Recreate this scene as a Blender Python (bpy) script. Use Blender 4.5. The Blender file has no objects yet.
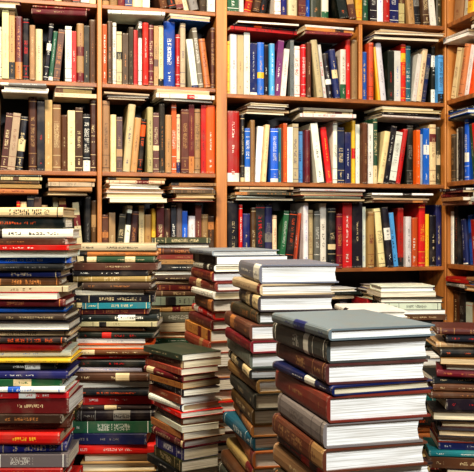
import bpy, math, random
from mathutils import Vector
HC=1.3; F=800.0; HY=225.0; D0=2.78; A=math.radians(15); CA=math.cos(A); SA=math.sin(A)
def P(u,w,z): return Vector((u*CA+w*SA, D0+u*SA-w*CA, HC+z))
EU=Vector((CA,SA,0)); EW=Vector((SA,-CA,0)); EZ=Vector((0,0,1))
def U(px):
    t=(px-237)/F
    return t*D0/(CA-t*SA)
def srgb(c):
    return tuple(((v/255)/12.92 if v/255<=.04045 else ((v/255+.055)/1.055)**2.4) for v in c)
PAL={'w':(228,224,208),'c':(214,192,144),'t':(168,130,82),'k':(20,18,20),'n':(24,34,86),'b':(26,90,182),'s':(82,158,206),
'r':(190,24,18),'m':(100,18,22),'o':(216,84,22),'y':(226,176,44),'g':(26,84,50),'e':(24,102,114),'B':(86,50,28),'G':(122,118,108),
'p':(108,42,98),'d':(58,50,32),'l':(104,116,118),'R':(134,52,34),'O':(182,118,60),'S':(58,54,50),'L':(138,148,148)}
ACC={'w':'krnbgkk','c':'kmBn','t':'kmBc','k':'wwcroG','n':'wwcG','b':'wwyn','s':'nkw','r':'wwyk','m':'cctO','o':'wky','y':'krn','g':'cww','e':'wwc','B':'ctO','G':'wkk','p':'wwc','d':'ccO','l':'nkw','R':'cct','O':'kmm','S':'wcc','L':'nk'}

class NT:
    def __init__(s,name):
        s.m=bpy.data.materials.new(name); s.m.use_nodes=True; s.t=s.m.node_tree; s.n=s.t.nodes
        s.b=s.n['Principled BSDF']
    def set(s,i,v):
        if isinstance(v,bpy.types.NodeSocket): s.t.links.new(v,i)
        else: i.default_value=v
    def math(s,op,a,b=0.0,c=0.0):
        n=s.n.new('ShaderNodeMath'); n.operation=op
        s.set(n.inputs[0],a); s.set(n.inputs[1],b); s.set(n.inputs[2],c); return n.outputs[0]
    def attr(s,name):
        n=s.n.new('ShaderNodeAttribute'); n.attribute_name=name; return n
    def mix(s,f,a,b,bt='MIX'):
        n=s.n.new('ShaderNodeMix'); n.data_type='RGBA'; n.blend_type=bt
        s.set(n.inputs[0],f); s.set(n.inputs[6],a); s.set(n.inputs[7],b); return n.outputs[2]
    def comb(s,x,y,z):
        n=s.n.new('ShaderNodeCombineXYZ'); s.set(n.inputs[0],x); s.set(n.inputs[1],y); s.set(n.inputs[2],z); return n.outputs[0]
    def noise(s,vec,scale,detail=2):
        n=s.n.new('ShaderNodeTexNoise'); s.set(n.inputs['Vector'],vec); n.inputs['Scale'].default_value=scale; n.inputs['Detail'].default_value=detail
        return n.outputs['Fac']
    def ramp(s,f,a,b):
        n=s.n.new('ShaderNodeMapRange'); s.set(n.inputs[0],f); n.inputs[1].default_value=a; n.inputs[2].default_value=b; return n.outputs[0]
    def bump(s,h,st,dist=.001):
        n=s.n.new('ShaderNodeBump'); n.inputs['Strength'].default_value=st; n.inputs['Distance'].default_value=dist
        s.set(n.inputs['Height'],h); s.t.links.new(n.outputs[0],s.b.inputs['Normal'])

def cover_mat():
    k=NT('book_cover'); M=k.math
    uv=k.n.new('ShaderNodeUVMap'); uv.uv_map='UVMap'
    sp=k.n.new('ShaderNodeSeparateXYZ'); k.t.links.new(uv.outputs[0],sp.inputs[0]); u,v=sp.outputs[0],sp.outputs[1]
    col=k.attr('col').outputs['Color']; acc=k.attr('acc').outputs['Color']; rnd=k.attr('rnd').outputs['Fac']
    fr=lambda m:M('FRACT',M('MULTIPLY',rnd,m))
    r1,r2,r3,r4,r5=fr(7.31),fr(13.7),fr(29.3),fr(51.1),fr(83.7)
    on=M('GREATER_THAN',u,-.5)
    def rng(x,a,b): return M('MULTIPLY',M('GREATER_THAN',x,a),M('LESS_THAN',x,b))
    c0=M('ADD',M('MULTIPLY',r2,.5),.25)
    lab=M('MULTIPLY',rng(v,c0,M('ADD',c0,M('ADD',.08,M('MULTIPLY',r3,.15)))),M('GREATER_THAN',r1,.8))
    bands=M('MAXIMUM',rng(v,.05,.06),rng(v,.935,.945))
    bands=M('MAXIMUM',bands,rng(v,.23,.237)); bands=M('MULTIPLY',bands,M('GREATER_THAN',r4,.65))
    blk=M('MULTIPLY',M('LESS_THAN',v,M('MULTIPLY',r3,.3)),M('GREATER_THAN',r5,.84))
    area=M('MAXIMUM',M('MAXIMUM',lab,bands),blk); area=M('MULTIPLY',area,on)
    wn=k.n.new('ShaderNodeTexWhiteNoise'); wn.noise_dimensions='3D'
    N=M('ADD',26.0,M('MULTIPLY',r2,34.0))
    vN=M('MULTIPLY',v,N); uN=M('MULTIPLY',u,11.0)
    k.t.links.new(k.comb(M('FLOOR',M('MULTIPLY',vN,2.0)),M('FLOOR',uN),M('MULTIPLY',rnd,97.0)),wn.inputs[0])
    g=M('GREATER_THAN',wn.outputs['Value'],.42)
    g=M('MULTIPLY',g,M('LESS_THAN',M('FRACT',vN),.75))
    wn2=k.n.new('ShaderNodeTexWhiteNoise'); wn2.noise_dimensions='2D'
    k.t.links.new(k.comb(M('FLOOR',vN),M('MULTIPLY',rnd,31.0),0.0),wn2.inputs[0])
    g=M('MULTIPLY',g,M('GREATER_THAN',wn2.outputs['Value'],.16))
    half=M('ADD',.08,M('MULTIPLY',M('MULTIPLY',r4,r4),.24))
    t1=M('MULTIPLY',rng(v,M('ADD',.3,M('MULTIPLY',r1,.18)),M('ADD',.55,M('MULTIPLY',r5,.33))),M('LESS_THAN',M('ABSOLUTE',M('SUBTRACT',u,.5)),half))
    t2=M('MULTIPLY',rng(v,.09,M('ADD',.13,M('MULTIPLY',r3,.1))),M('LESS_THAN',M('ABSOLUTE',M('SUBTRACT',u,.5)),.12))
    txt=M('MULTIPLY',M('MULTIPLY',M('MAXIMUM',t1,t2),g),on)
    c=k.mix(area,col,acc)
    tc=k.mix(area,acc,col)
    c=k.mix(M('MULTIPLY',txt,M('ADD',.5,M('MULTIPLY',r3,.45))),c,tc)
    tco=k.n.new('ShaderNodeTexCoord')
    dirt=k.noise(tco.outputs['Object'],26,4)
    c=k.mix(M('MULTIPLY',k.ramp(dirt,.48,.78),.32),c,(.17,.125,.08,1))
    wear=M('MULTIPLY',M('MULTIPLY',M('GREATER_THAN',M('ABSOLUTE',M('SUBTRACT',v,.5)),.475),on),k.ramp(k.noise(tco.outputs['Object'],220,2),.45,.65))
    c=k.mix(M('MULTIPLY',wear,.45),c,(.5,.43,.33,1))
    k.t.links.new(c,k.b.inputs['Base Color'])
    k.set(k.b.inputs['Roughness'],M('ADD',.40,M('MULTIPLY',r2,.35)))
    k.b.inputs['Specular IOR Level'].default_value=.35
    k.bump(k.noise(tco.outputs['Object'],160,2),.2)
    return k.m
def page_mat():
    k=NT('book_pages'); M=k.math
    uv=k.n.new('ShaderNodeUVMap'); uv.uv_map='UVMap'
    sp=k.n.new('ShaderNodeSeparateXYZ'); k.t.links.new(uv.outputs[0],sp.inputs[0])
    rnd=k.attr('rnd').outputs['Fac']; col=k.attr('col').outputs['Color']
    vec=k.comb(M('MULTIPLY',sp.outputs[0],900.0),M('MULTIPLY',sp.outputs[1],9.0),M('MULTIPLY',rnd,50.0))
    n=k.noise(vec,1.0,3)
    n2=k.noise(k.comb(M('MULTIPLY',sp.outputs[0],60.0),M('MULTIPLY',sp.outputs[1],12.0),M('MULTIPLY',rnd,70.0)),1.0,3)
    c=k.mix(k.ramp(n,.32,.58),(.40,.36,.30,1),(1,1,1,1))
    c=k.mix(.8,col,c,'MULTIPLY')
    c=k.mix(M('MULTIPLY',k.ramp(n2,.52,.78),.25),c,(.42,.34,.24,1))
    k.t.links.new(c,k.b.inputs['Base Color']); k.b.inputs['Roughness'].default_value=.8
    k.bump(n,.25)
    return k.m
def wood_mat(name,c1,c2,axis=0):
    k=NT(name); tc=k.n.new('ShaderNodeTexCoord'); mp=k.n.new('ShaderNodeMapping')
    k.t.links.new(tc.outputs['Object'],mp.inputs[0]); mp.inputs['Scale'].default_value=[(2,30,30),(30,30,2)][axis]
    n=k.noise(mp.outputs[0],1.5,6)
    k.t.links.new(k.mix(k.ramp(n,.3,.7),(*srgb(c1),1),(*srgb(c2),1)),k.b.inputs['Base Color'])
    k.b.inputs['Roughness'].default_value=.45; k.bump(n,.2); return k.m
def plain_mat(name,c,sc=8):
    k=NT(name); tc=k.n.new('ShaderNodeTexCoord'); n=k.noise(tc.outputs['Object'],sc,5)
    a=srgb(c); k.t.links.new(k.mix(n,(a[0]*.8,a[1]*.8,a[2]*.8,1),(a[0]*1.1,a[1]*1.1,a[2]*1.1,1)),k.b.inputs['Base Color'])
    k.b.inputs['Roughness'].default_value=.85; k.bump(n,.15); return k.m
COVER=cover_mat(); PAGES=page_mat()
WOODH=wood_mat('shelf_wood',(122,72,32),(172,106,50),0); WOODV=wood_mat('upright_wood',(156,96,42),(204,136,68),1)
WOODD=wood_mat('back_panel_wood',(30,18,10),(44,28,16),1)

class MB:
    def __init__(s): s.v=[];s.f=[];s.mat=[];s.col=[];s.acc=[];s.rnd=[];s.uv=[]
    def quad(s,pts,mat,col=(1,1,1),acc=(1,1,1),rnd=0,uv=None):
        b=len(s.v); s.v+= [tuple(p) for p in pts]; s.f.append(tuple(range(b,b+len(pts)))); s.mat.append(mat)
        s.col.append(col); s.acc.append(acc); s.rnd.append(rnd); s.uv.append(uv or [(-1,0)]*len(pts))
    def obj(s,name,mats,attrs=True):
        me=bpy.data.meshes.new(name); me.from_pydata(s.v,[],s.f)
        for m in mats: me.materials.append(m)
        me.polygons.foreach_set('material_index',s.mat)
        if attrs:
            me.attributes.new('col','FLOAT_COLOR','FACE'); me.attributes.new('acc','FLOAT_COLOR','FACE'); me.attributes.new('rnd','FLOAT','FACE')
            me.uv_layers.new(name='UVMap')
            me.attributes['col'].data.foreach_set('color',[x for c in s.col for x in (*c,1)])
            me.attributes['acc'].data.foreach_set('color',[x for c in s.acc for x in (*c,1)])
            me.attributes['rnd'].data.foreach_set('value',s.rnd)
            me.uv_layers['UVMap'].data.foreach_set('uv',[x for q in s.uv for p in q for x in p])
        me.update(); o=bpy.data.objects.new(name,me); bpy.context.scene.collection.objects.link(o)
        return o

def book(mb,O,eh,et,ed,H,T,W,ck,R,hard=None,page=None,acc=None):
    if hard is None: hard=R.random()<.6
    base=PAL[ck]; j=R.uniform(.8,1.1); base=tuple(min(240,max(8,x*j+R.uniform(-8,8))) for x in base)
    ac=PAL[acc or R.choice(ACC[ck])]
    col=srgb(base); ac=srgb(ac); rnd=R.random()
    if page is None: page=R.choice([(234,226,204),(220,206,172),(238,232,216),(204,180,138),(226,214,186)])
    pc=srgb(page)
    X=lambda h,t,d: O+eh*h+et*t+ed*d
    if hard:
        c=min(.003,T*.16); prof=[(0,W),(0,.006),(T*.06,.003),(T*.2,.0008),(T*.5,0),(T*.8,.0008),(T*.94,.003),(T,.006),(T,W)]; ins=.004
    else:
        c=min(.0009,T*.1); prof=[(0,W),(0,.0008),(.0008,0),(T-.0008,0),(T,.0008),(T,W)]; ins=.0006
    inn=[(min(max(t,c),T-c),d if d>=W else max(d,c)+c) for t,d in prof]
    n=len(prof)
    for i in range(n-1):
        (t0,d0),(t1,d1)=prof[i],prof[i+1]; (a0,b0),(a1,b1)=inn[i],inn[i+1]
        spine=(0<i<n-2)
        uv=[(t0/T,0),(t1/T,0),(t1/T,1),(t0/T,1)] if spine else None
        mb.quad([X(0,t0,d0),X(0,t1,d1),X(H,t1,d1),X(H,t0,d0)],0,col,ac,rnd,uv)
        mb.quad([X(0,a0,b0),X(H,a0,b0),X(H,a1,b1),X(0,a1,b1)],0,col,ac,rnd)
        for h in (0,H): mb.quad([X(h,t0,d0),X(h,a0,b0),X(h,a1,b1),X(h,t1,d1)],0,col,ac,rnd)
    for i in (0,n-1):
        (t0,d0),(a0,b0)=prof[i],inn[i]; mb.quad([X(0,t0,d0),X(H,t0,d0),X(H,a0,b0),X(0,a0,b0)],0,col,ac,rnd)
    h0,h1,q0,q1,dd0,dd1=ins,H-ins,c,T-c,c+.001,W-ins
    cv=.003 if hard else 0.0003
    m=(q0+q1)/2
    for h in (h0,h1):
        mb.quad([X(h,q0,dd0),X(h,q1,dd0),X(h,q1,dd1),X(h,m,dd1-cv),X(h,q0,dd1)],1,pc,ac,rnd,[(q0,dd0),(q1,dd0),(q1,dd1),(m,dd1),(q0,dd1)])
    mb.quad([X(h0,q0,dd1),X(h1,q0,dd1),X(h1,m,dd1-cv),X(h0,m,dd1-cv)],1,pc,ac,rnd,[(q0,h0),(q0,h1),(m,h1),(m,h0)])
    mb.quad([X(h0,m,dd1-cv),X(h1,m,dd1-cv),X(h1,q1,dd1),X(h0,q1,dd1)],1,pc,ac,rnd,[(m,h0),(m,h1),(q1,h1),(q1,h0)])

def parse(s):
    return [(tok[0],float(tok[1:]) if len(tok)>1 else 8.0) for tok in s.split()]

def row(name,pos,along,into,s0,s1,z,clear,spec,hb,seed,setb=-.006,piles=(),leans=None,autop=.95):
    R=random.Random(seed); mb=MB(); sp=parse(spec); n=len(sp)
    if leans is None:
        leans=[]; i=R.randint(1,4)
        while i<n-3:
            ln=R.randint(2,5); leans.append((i,min(n-1,i+ln),R.choice((-1,1))*R.uniform(4,12))); i+=ln+R.randint(4,8)
    L=[0]*n
    for a,b,ang in leans:
        for i in range(a,min(b,n)): L[i]=math.radians(ang)
    Hs=[]
    for i,(c,w) in enumerate(sp):
        H=hb*R.uniform(.76,1.0)
        if w>=11: H=hb*R.uniform(.97,1.03)
        if L[i]: H*=.95
        Hs.append(H)
    gaps=[0]*(n+1)
    for i in range(n):
        if L[i]>0 and (i+1>=n or L[i+1]!=L[i]): gaps[i+1]+=Hs[i]*math.sin(L[i])*.97
        if L[i]<0 and (i==0 or L[i-1]!=L[i]): gaps[i]+=Hs[i]*math.sin(-L[i])*.97
    tot=sum(w/math.cos(L[i]) for i,(_,w) in enumerate(sp)); k=(s1-s0-.004-sum(gaps))/tot; x=s0+.002; tops=[]
    for i,(c,w) in enumerate(sp):
        x+=gaps[i]; lean=L[i]; T=w*k*.97; H=Hs[i]
        W=R.uniform(.125,.16); sb=setb+R.uniform(0,.026)
        eh=EZ*math.cos(lean)+along*math.sin(lean); et=along*math.cos(lean)-EZ*math.sin(lean)
        zz=z+(T*math.sin(lean) if lean>0 else 0)
        book(mb,pos(x,-sb,zz),eh,et,into,H,T,W,c,R)
        tops.append((x-(Hs[i]*abs(math.sin(lean))),x+T+(Hs[i]*abs(math.sin(lean))),H*math.cos(lean)+T*abs(math.sin(lean)))); x+=w*k/math.cos(lean)
    def top(a,b): return z+max([h for (p,q,h) in tops if q>a-.012 and p<b+.012] or [0])+.0015
    used=[]
    def flat(a,b,ck,T,zt,over):
        Ln=(b-a)*R.uniform(.84,1.0); st=a+R.uniform(0,(b-a)-Ln); W=R.uniform(.12,.15); ang=R.uniform(-.12,.12)
        eh=(along*math.cos(ang)+into*math.sin(ang)); ed=(into*math.cos(ang)-along*math.sin(ang))
        o=pos(st,over-.014+R.uniform(-.01,.01),zt); q=R.random()
        if q<.35: book(mb,o+ed*W,eh,EZ,-ed,Ln,T,W,ck,R)
        else: book(mb,o,eh,EZ,ed,Ln,T,W,ck,R)
    for (a,b,sk,over) in piles:
        used.append((a,b)); zt=top(a,b)
        for ck,th in parse(sk):
            T=th/1000.
            if zt+T>z+clear-.001: continue
            flat(a,b,ck,T,zt,over+.015); zt+=T+.0005
    a=s0+R.uniform(.0,.03)
    while a<s1-.13:
        b=min(a+R.uniform(.14,.21),s1-.005)
        if any(q>a and p<b for p,q in used): a+=.02; continue
        if R.random()<autop:
            zt=top(a,b); over=R.uniform(0.01,.055)
            for _ in range(R.randint(2,5)):
                T=R.uniform(.007,.02)
                if zt+T>z+clear-.002: T=z+clear-.002-zt
                if T<.005: break
                flat(a,b,R.choice("wwctkBGOmnbrwg"),T,zt,over); zt+=T+.0005
        a=b+R.uniform(.003,.02)
    return mb.obj(name,[COVER,PAGES])

def back(s,w,z): return P(s,w,z)
IN=-EW
ZR=[.743,.456,.151,-.154,-.46,-.77,-1.08]
ZL=[.735,.472,.178,-.125,-.43,-.74,-1.06]
TOPZ=1.06; BT=.015
CR=[([TOPZ]+ZR)[i]-ZR[i]-BT for i in range(7)]; CL=[([TOPZ]+ZL)[i]-ZL[i]-BT for i in range(7)]
uA0,uP1,uP2,uC=-1.15,U(99.5),U(221.5),U(447)
xL0,xL1=uA0+.02,uP1-.008; xM0,xM1=uP1+.008,uP2-.020; xR0,xR1=uP2+.020,uC-.011
xD=U(361); rb=U
RW='shelved_books'
LL="B12 t9 m9 k10 c9 G9 B10 t11 n9 w8 c10 "
def rowL(i,spec,hb,seed,**k): row(RW,back,EU,IN,xL0,xL1,ZL[i],CL[i],LL+spec,hb,seed,**k)
def rowM(i,spec,hb,seed,**k): row(RW,back,EU,IN,xM0,xM1,ZL[i],CL[i],spec,hb,seed,**k)
def rowR(i,spec,hb,seed,x0=None,x1=None,**k): row(RW,back,EU,IN,x0 or xR0,x1 or xR1,ZR[i],CR[i],spec,hb,seed,**k)
rowL(0,"k9 R9 t10 d10 B9 m9 c9 t12 k9 w10 B8",.2,1)
rowM(0,"B9 t10 m8 n9 c12 w9 B10 k9 t9 c8 G11 d9 w10",.19,2,leans=((6,11,-14),))
rowR(0,"g14 w7 r9 B8 k9 w8 n9 c12 m9 b8 d14 w9 k12 B9 y9 g10 k9 w8 r8 n13 c9 t9 k10 B9 w10 d8",.2,3)
rowL(1,"R9 B8 w6 c8 t7 m9 k8 t7 c9 k6 g6 B8 w8 r6 t9 d7 B8",.222,11,leans=((20,23,6),))
rowM(1,"o6 B7 w6 c7 B8 d6 r7 w5 r8 m7 t6 c8 b16 r6 c8 w9 G7 O9 B6",.226,12,leans=((15,18,-7),))
rowR(1,"y4 w9 c8 w8 n9 b9 k7 s7 p8 w7 G5 w10 r6 B6 c9 w7 k8 n8 w8 r7 t8",.225,13,x1=xD-.008,leans=((8,10,5),(14,18,-7)),piles=[(rb(229),rb(298),"r12 k9 B8",.02),(rb(303),rb(355),"m11 O12 w8",.02)])
rowR(1,"b8 o7 y4 w8 k9 w9 r7 e8 w6 c8 n8 k6 s8",.225,14,x0=xD+.008,leans=((2,4,-6),(8,11,8)),piles=[(rb(370),rb(438),"B10 n8 c11 w8",.02)])
rowL(2,"c10 t8 B8 c9 k9 B10 k9 t9 t10 B8 c9 d9 k9 B7",.24,21,leans=((13,16,6),),piles=[(rb(-2),rb(50),"w10 w13 G10 c9 k8",.04),(rb(54),rb(96),"c14 t14 B9 w9",.03)])
rowM(2,"t9 c7 B7 c9 t8 k6 c7 B7 d7 t8 o6 c5 B9 m7 t8 r6 o11",.24,22,leans=((3,6,5),),piles=[(rb(104),rb(150),"B9 k8 c9",.0),(rb(154),rb(213),"G9 w14 w14 c9",.04)])
rowR(2,"r16 k5 b7 t6 w8 c6 b10 e5 o5 w7 c8 s7 m7 w9 k6 r8 w6 n9 n8 y5 w8 B7 w8 g6 c8 k8 w9 r6 k9 o5 w7 b8 c9 d9",.24,23,leans=((4,6,4),(13,16,-7),(24,28,9)),piles=[(rb(244),rb(290),"k8 O9 B9 w9",.02),(rb(293),rb(352),"w13 c10 G9",.03),(rb(378),rb(440),"w9 k9 c10 w9",.03)])
rowL(3,"w10 k8 o5 r5 c9 k9 B10 t8 w7 c7 t10 d8 c9 k9 B7",.225,31,piles=[(rb(-3),rb(42),"O18 t12 B12 c10 k8",.04),(rb(46),rb(95),"B12 t16 c14 O12",.06)])
rowM(3,"B7 t7 d7 w6 B8 c6 t8 y5 m8 B8 k6 G7 b6 w8 R7 t8 B7",.205,32,leans=((2,5,5),),piles=[(rb(104),rb(164),"c14 w20 O10 w15 c12 t8",.06),(rb(168),rb(212),"R10 t16 B12 O12 t10",.06)])
rowR(3,"k12 r4 n9 B6 k10 n9 c5 g6 k9 o6 w6 c7 G7 w8 k9 m7 r11 k12 w6 t8 c8 k8 s7 r7 w7 o10 r8 y5 k8 n8",.235,33,leans=((7,10,6),(20,23,-6)),piles=[(rb(232),rb(290),"k9 w9 d10 B9 c8",.03),(rb(294),rb(362),"B8 G11 r13 w9",.05),(rb(368),rb(428),"B8 c8 k8 w9",.02)])
for j,(zi) in enumerate((4,5,6)):
    rowL(zi,"w10 k8 o5 r5 c9 k9 B10 t8 w7 c7 t10 d8 c9 k9 B7",.21,41+j)
    rowM(zi,"B7 t7 d7 w6 B8 c6 t8 y5 m8 B8 k6 G7 b6 w8 R7 t8 B7",.21,51+j)
    rowR(zi,"k9 n10 B7 w8 k9 r8 t9 c9 g7 B8 k9 w9 t10 G9 n9 c8 w9 r7 k9 B8 t8 k10 c8 w10 e7 k9 m8 n8",.2,61+j,piles=[(rb(300),rb(360),"c14 k10 w12",.04),(rb(366),rb(430),"w16 c12 n8 w12",.05)])
def side(s,w,z): return P(uC-w, s, z)
for j,(spec,ln) in enumerate([("t12 w9 o9 k10 B12",((0,3,8),)),("c9 w7 O8 w7 o9 c8 r7 t8 w8 k9",((0,8,15),)),("B7 w8 k8 b7 g7 r9 c9 w9 k9",((4,7,-8),)),
      ("w7 k8 n8 b9 r9 o10 y6 g8 k9",((2,5,-6),)),("B8 k8 w8 t9 c9 r8",()),("B8 k8 w8 t9 c9 r8",()),("B8 k8 w8 t9 c9 r8",())]):
    row(RW,side,EW,EU,.006,1.15,ZR[j]+.01,CR[j]-.004,(spec+" ")*4,.222,80+j,setb=.004,leans=ln)

def bar(mb,pos,a,b,mat):
    (u0,w0,z0),(u1,w1,z1)=a,b
    p=[pos(u,w,z) for u in(u0,u1) for w in(w0,w1) for z in(z0,z1)]
    for q in((0,1,3,2),(4,6,7,5),(0,4,5,1),(2,3,7,6),(0,2,6,4),(1,5,7,3)): mb.quad([p[i] for i in q],mat)
FZ=-HC+.002
def fin(o,wd=.002):
    import bmesh
    bm=bmesh.new(); bm.from_mesh(o.data)
    bm.verts.ensure_lookup_table()
    tm={}
    for i in range(0,len(bm.verts),24):
        seen=[]
        for v in bm.verts[i:i+24]:
            for s in seen:
                if (s.co-v.co).length<1e-6: tm[v]=s; break
            else: seen.append(v)
    bmesh.ops.weld_verts(bm,targetmap=tm)
    bmesh.ops.recalc_face_normals(bm,faces=bm.faces); bm.to_mesh(o.data); bm.free()
    m=o.modifiers.new('Bevel','BEVEL'); m.width=wd; m.segments=2; m.limit_method='ANGLE'
mb=MB()
for (a,b) in((uA0,uA0+.02),(uP1-.0075,uP1+.0075),(uP2-.019,uP2+.019),(uC-.0105,uC-.003)): bar(mb,back,(a,-.20,FZ),(b,.004,TOPZ),1)
bar(mb,back,(xD-.007,-.20,ZR[1]),(xD+.007,-.002,ZR[0]-BT),1)
for z in ZL+[TOPZ]:
    bar(mb,back,(xL0,-.20,z-BT),(xL1,0,z-.0005),0); bar(mb,back,(xM0,-.20,z-BT),(xM1,0,z-.0005),0)
for z in ZR+[TOPZ]: bar(mb,back,(xR0,-.20,z-BT),(xR1,0,z-.0005),0)
bar(mb,back,(uA0,-.215,FZ),(uC-.003,-.201,TOPZ),2)
o=mb.obj('bookcase',[WOODH,WOODV,WOODD],False); fin(o)
mb=MB()
for (a,b) in((-.21,-.19),(-.006,.004),(1.16,1.18)): bar(mb,side,(a,-.22,FZ),(b,0,TOPZ),1)
for z in ZR+[TOPZ]: bar(mb,side,(-.19,-.22,z-.008),(1.16,0,z+.0095),0)
bar(mb,side,(-.21,-.235,FZ),(1.18,-.221,TOPZ),2)
o=mb.obj('bookcase',[WOODH,WOODV,WOODD],False); fin(o)

DARK="kkBBmSndgtRckGwrSeBO"
MIX="kBmndrbRcGwreBowcbrO"
def stack(name,x,y,ztop,rot,mode,spec,fill,seed,H,W,jit=.006,rj=2.5,hardp=.6,lean=(0,0),fT=(.016,.034),flip=.15,grow=0,page=None,var=(.82,1.05)):
    R=random.Random(seed); mb=MB(); z=ztop; items=[]
    for ck,th in parse(spec): items.append((ck,th/1000.))
    tot=sum(t for _,t in items)
    bottom=-HC+.001
    while ztop-tot>bottom+.045:
        t=R.uniform(*fT); items.append((R.choice(fill),t)); tot+=t
    items.append((R.choice(fill),ztop-tot-bottom))
    for i,(ck,T) in enumerate(items):
        z-=T; big=1+grow*(ztop-z)
        h=H*R.uniform(*var)*big; w=W*R.uniform(max(var[0],.86),1.05)*big
        a=math.radians(rot+R.uniform(-rj,rj)); ex=Vector((math.cos(a),math.sin(a),0)); ey=Vector((-math.sin(a),math.cos(a),0))
        o=Vector((x+R.uniform(-jit,jit)+lean[0]*(ztop-z),y+R.uniform(-jit,jit)+lean[1]*(ztop-z),HC+z))
        hard=R.random()<hardp; TT=T-.0006
        pg=page if (page and R.random()<.75) else None
        if mode=='spine':
            o=o+ex*((H-h)*R.random())
            if R.random()<flip: book(mb,o+ey*w,ex,EZ,-ey,h,TT,w,ck,R,hard,pg)
            else: book(mb,o,ex,EZ,ey,h,TT,w,ck,R,hard,pg)
        else:
            book(mb,o,ey,EZ,ex,h,TT,w,ck,R,hard,pg)
    return mb.obj(name,[COVER,PAGES])
S='book_stack'
PW=(240,237,228)
stack(S,.123,1.12,-.144,17,'tail',"l17 S34 B30 n14 R38 G36 B34 k20 t34 d30",DARK,101,.232,.165,hardp=1,jit=.010,rj=3.5,fT=(.02,.038),page=PW,var=(.91,1.05))
stack(S,.036,1.50,-.074,12,'tail',"l36 c22 S30 d24 B30 m24 G30 k20 t26 S30 B30",DARK,102,.236,.158,hardp=1,jit=.009,rj=4,fT=(.02,.036),lean=(-.03,-.02),page=PW,var=(.9,1.05))
stack(S,-.054,1.85,-.058,17,'tail',"L14 k20 w16 m24 R22 w18 B30 r18 m24 O26 R28",DARK+"rRO",103,.225,.172,hardp=.8,jit=.007,rj=3.5,fT=(.016,.03),page=PW,lean=(-.02,0))
stack(S,-.116,1.68,-.272,32,'tail',"S14 B16 R14 m16 O14 k14 R18 w16 r12 B16 w14 O16 m18",DARK+"rRoOt",104,.160,.098,hardp=.3,jit=.004,rj=6,fT=(.013,.026))
stack(S,-.590,1.78,.040,2,'spine',"c22 k26 w22 B14 r12 w16 b14 k16 n16 B18 c13 r16 m18 b14 d16 k22 c14 k14 r18 w16 y10 k18 n18 g16 w14 r14 m34 d20 B20",MIX,105,.212,.145,hardp=.6,fT=(.012,.03),flip=.12,jit=.010,rj=4.5)
stack(S,-.406,1.98,-.046,1,'spine',"c20 O12 g16 B18 k14 t16 d18 G14 k18 e16 m14 k18 c12 B14 k16 w12 o14 B14 r12 k18 w14 B22 m18 k16",DARK+"wcr",106,.204,.135,hardp=.5,fT=(.012,.03),flip=.18,jit=.008,rj=4)
stack(S,-.262,2.27,-.036,4,'spine',"d16 k14 B18 R14 t14 k16 B16 d14 c12 m16",DARK,107,.19,.135,hardp=.5,fT=(.014,.028),flip=.2,rj=4)
stack(S,.505,2.05,-.262,-6,'spine',"B18 k20 t16 k22 O16 G16 m20 k18 B20",DARK,108,.2,.14,hardp=.6,fT=(.016,.03),flip=.35,rj=7,jit=.01)
stack(S,.43,2.42,-.185,5,'spine',"w18 c16 k18 w20 G14 B18 k16 t18",DARK+"wc",109,.2,.14,hardp=.6,fT=(.016,.03),flip=.4,rj=5,page=PW)
stack(S,.275,1.86,-.20,8,'tail',"w16 k18 B20 G16 c14 B18 k20",DARK+"wc",110,.2,.13,hardp=.8,fT=(.016,.03),rj=4)

def boxobj(name,a,b,mat):
    mb=MB(); bar(mb,back,a,b,0); return mb.obj(name,[mat],False)
WALL=plain_mat('wall_plaster',(150,136,112))
boxobj('wall_back',(-2.6,-.30,-HC),(uC+.32,-.225,1.6),WALL)
boxobj('wall_right',(uC+.245,-.225,-HC),(uC+.32,5.2,1.6),WALL)
boxobj('floor',(-2.6,-.30,-HC-.08),(uC+.32,5.2,-HC),wood_mat('floor_boards',(70,45,28),(100,68,42),0))
boxobj('ceiling',(-2.6,-.30,1.6),(uC+.32,5.2,1.68),plain_mat('ceiling_paint',(175,164,146)))

def area(name,loc,target,size,power,col):
    l=bpy.data.lights.new(name,'AREA'); l.shape='RECTANGLE'; l.size=size[0]; l.size_y=size[1]; l.energy=power; l.color=col
    o=bpy.data.objects.new(name,l); o.location=loc; o.rotation_euler=(Vector(target)-Vector(loc)).to_track_quat('-Z','Y').to_euler(); bpy.context.scene.collection.objects.link(o)
area('ceiling_light',(-.35,1.0,2.82),(0,2.4,1.4),(.4,.2),62,(1,.89,.72))
area('window_daylight',(.9,-.1,2.35),(0.1,1.9,1.0),(.5,.5),58,(.90,.95,1))
w=bpy.data.worlds.new('World'); bpy.context.scene.world=w; w.use_nodes=True
w.node_tree.nodes['Background'].inputs[0].default_value=(.92,.9,.88,1); w.node_tree.nodes['Background'].inputs[1].default_value=.12
cam=bpy.data.cameras.new('camera'); co=bpy.data.objects.new('camera',cam); bpy.context.scene.collection.objects.link(co)
co.location=(0,0,HC); co.rotation_euler=(math.pi/2,0,0); cam.sensor_width=36; cam.lens=F/474*36; cam.shift_y=-11/474; cam.clip_start=.02
bpy.context.scene.camera=co
vs=bpy.context.scene.view_settings
vs.view_transform='Standard'
for lk in ('Medium High Contrast','Standard - Medium High Contrast'):
    try: vs.look=lk; print('look',lk); break
    except Exception as e: print(e)
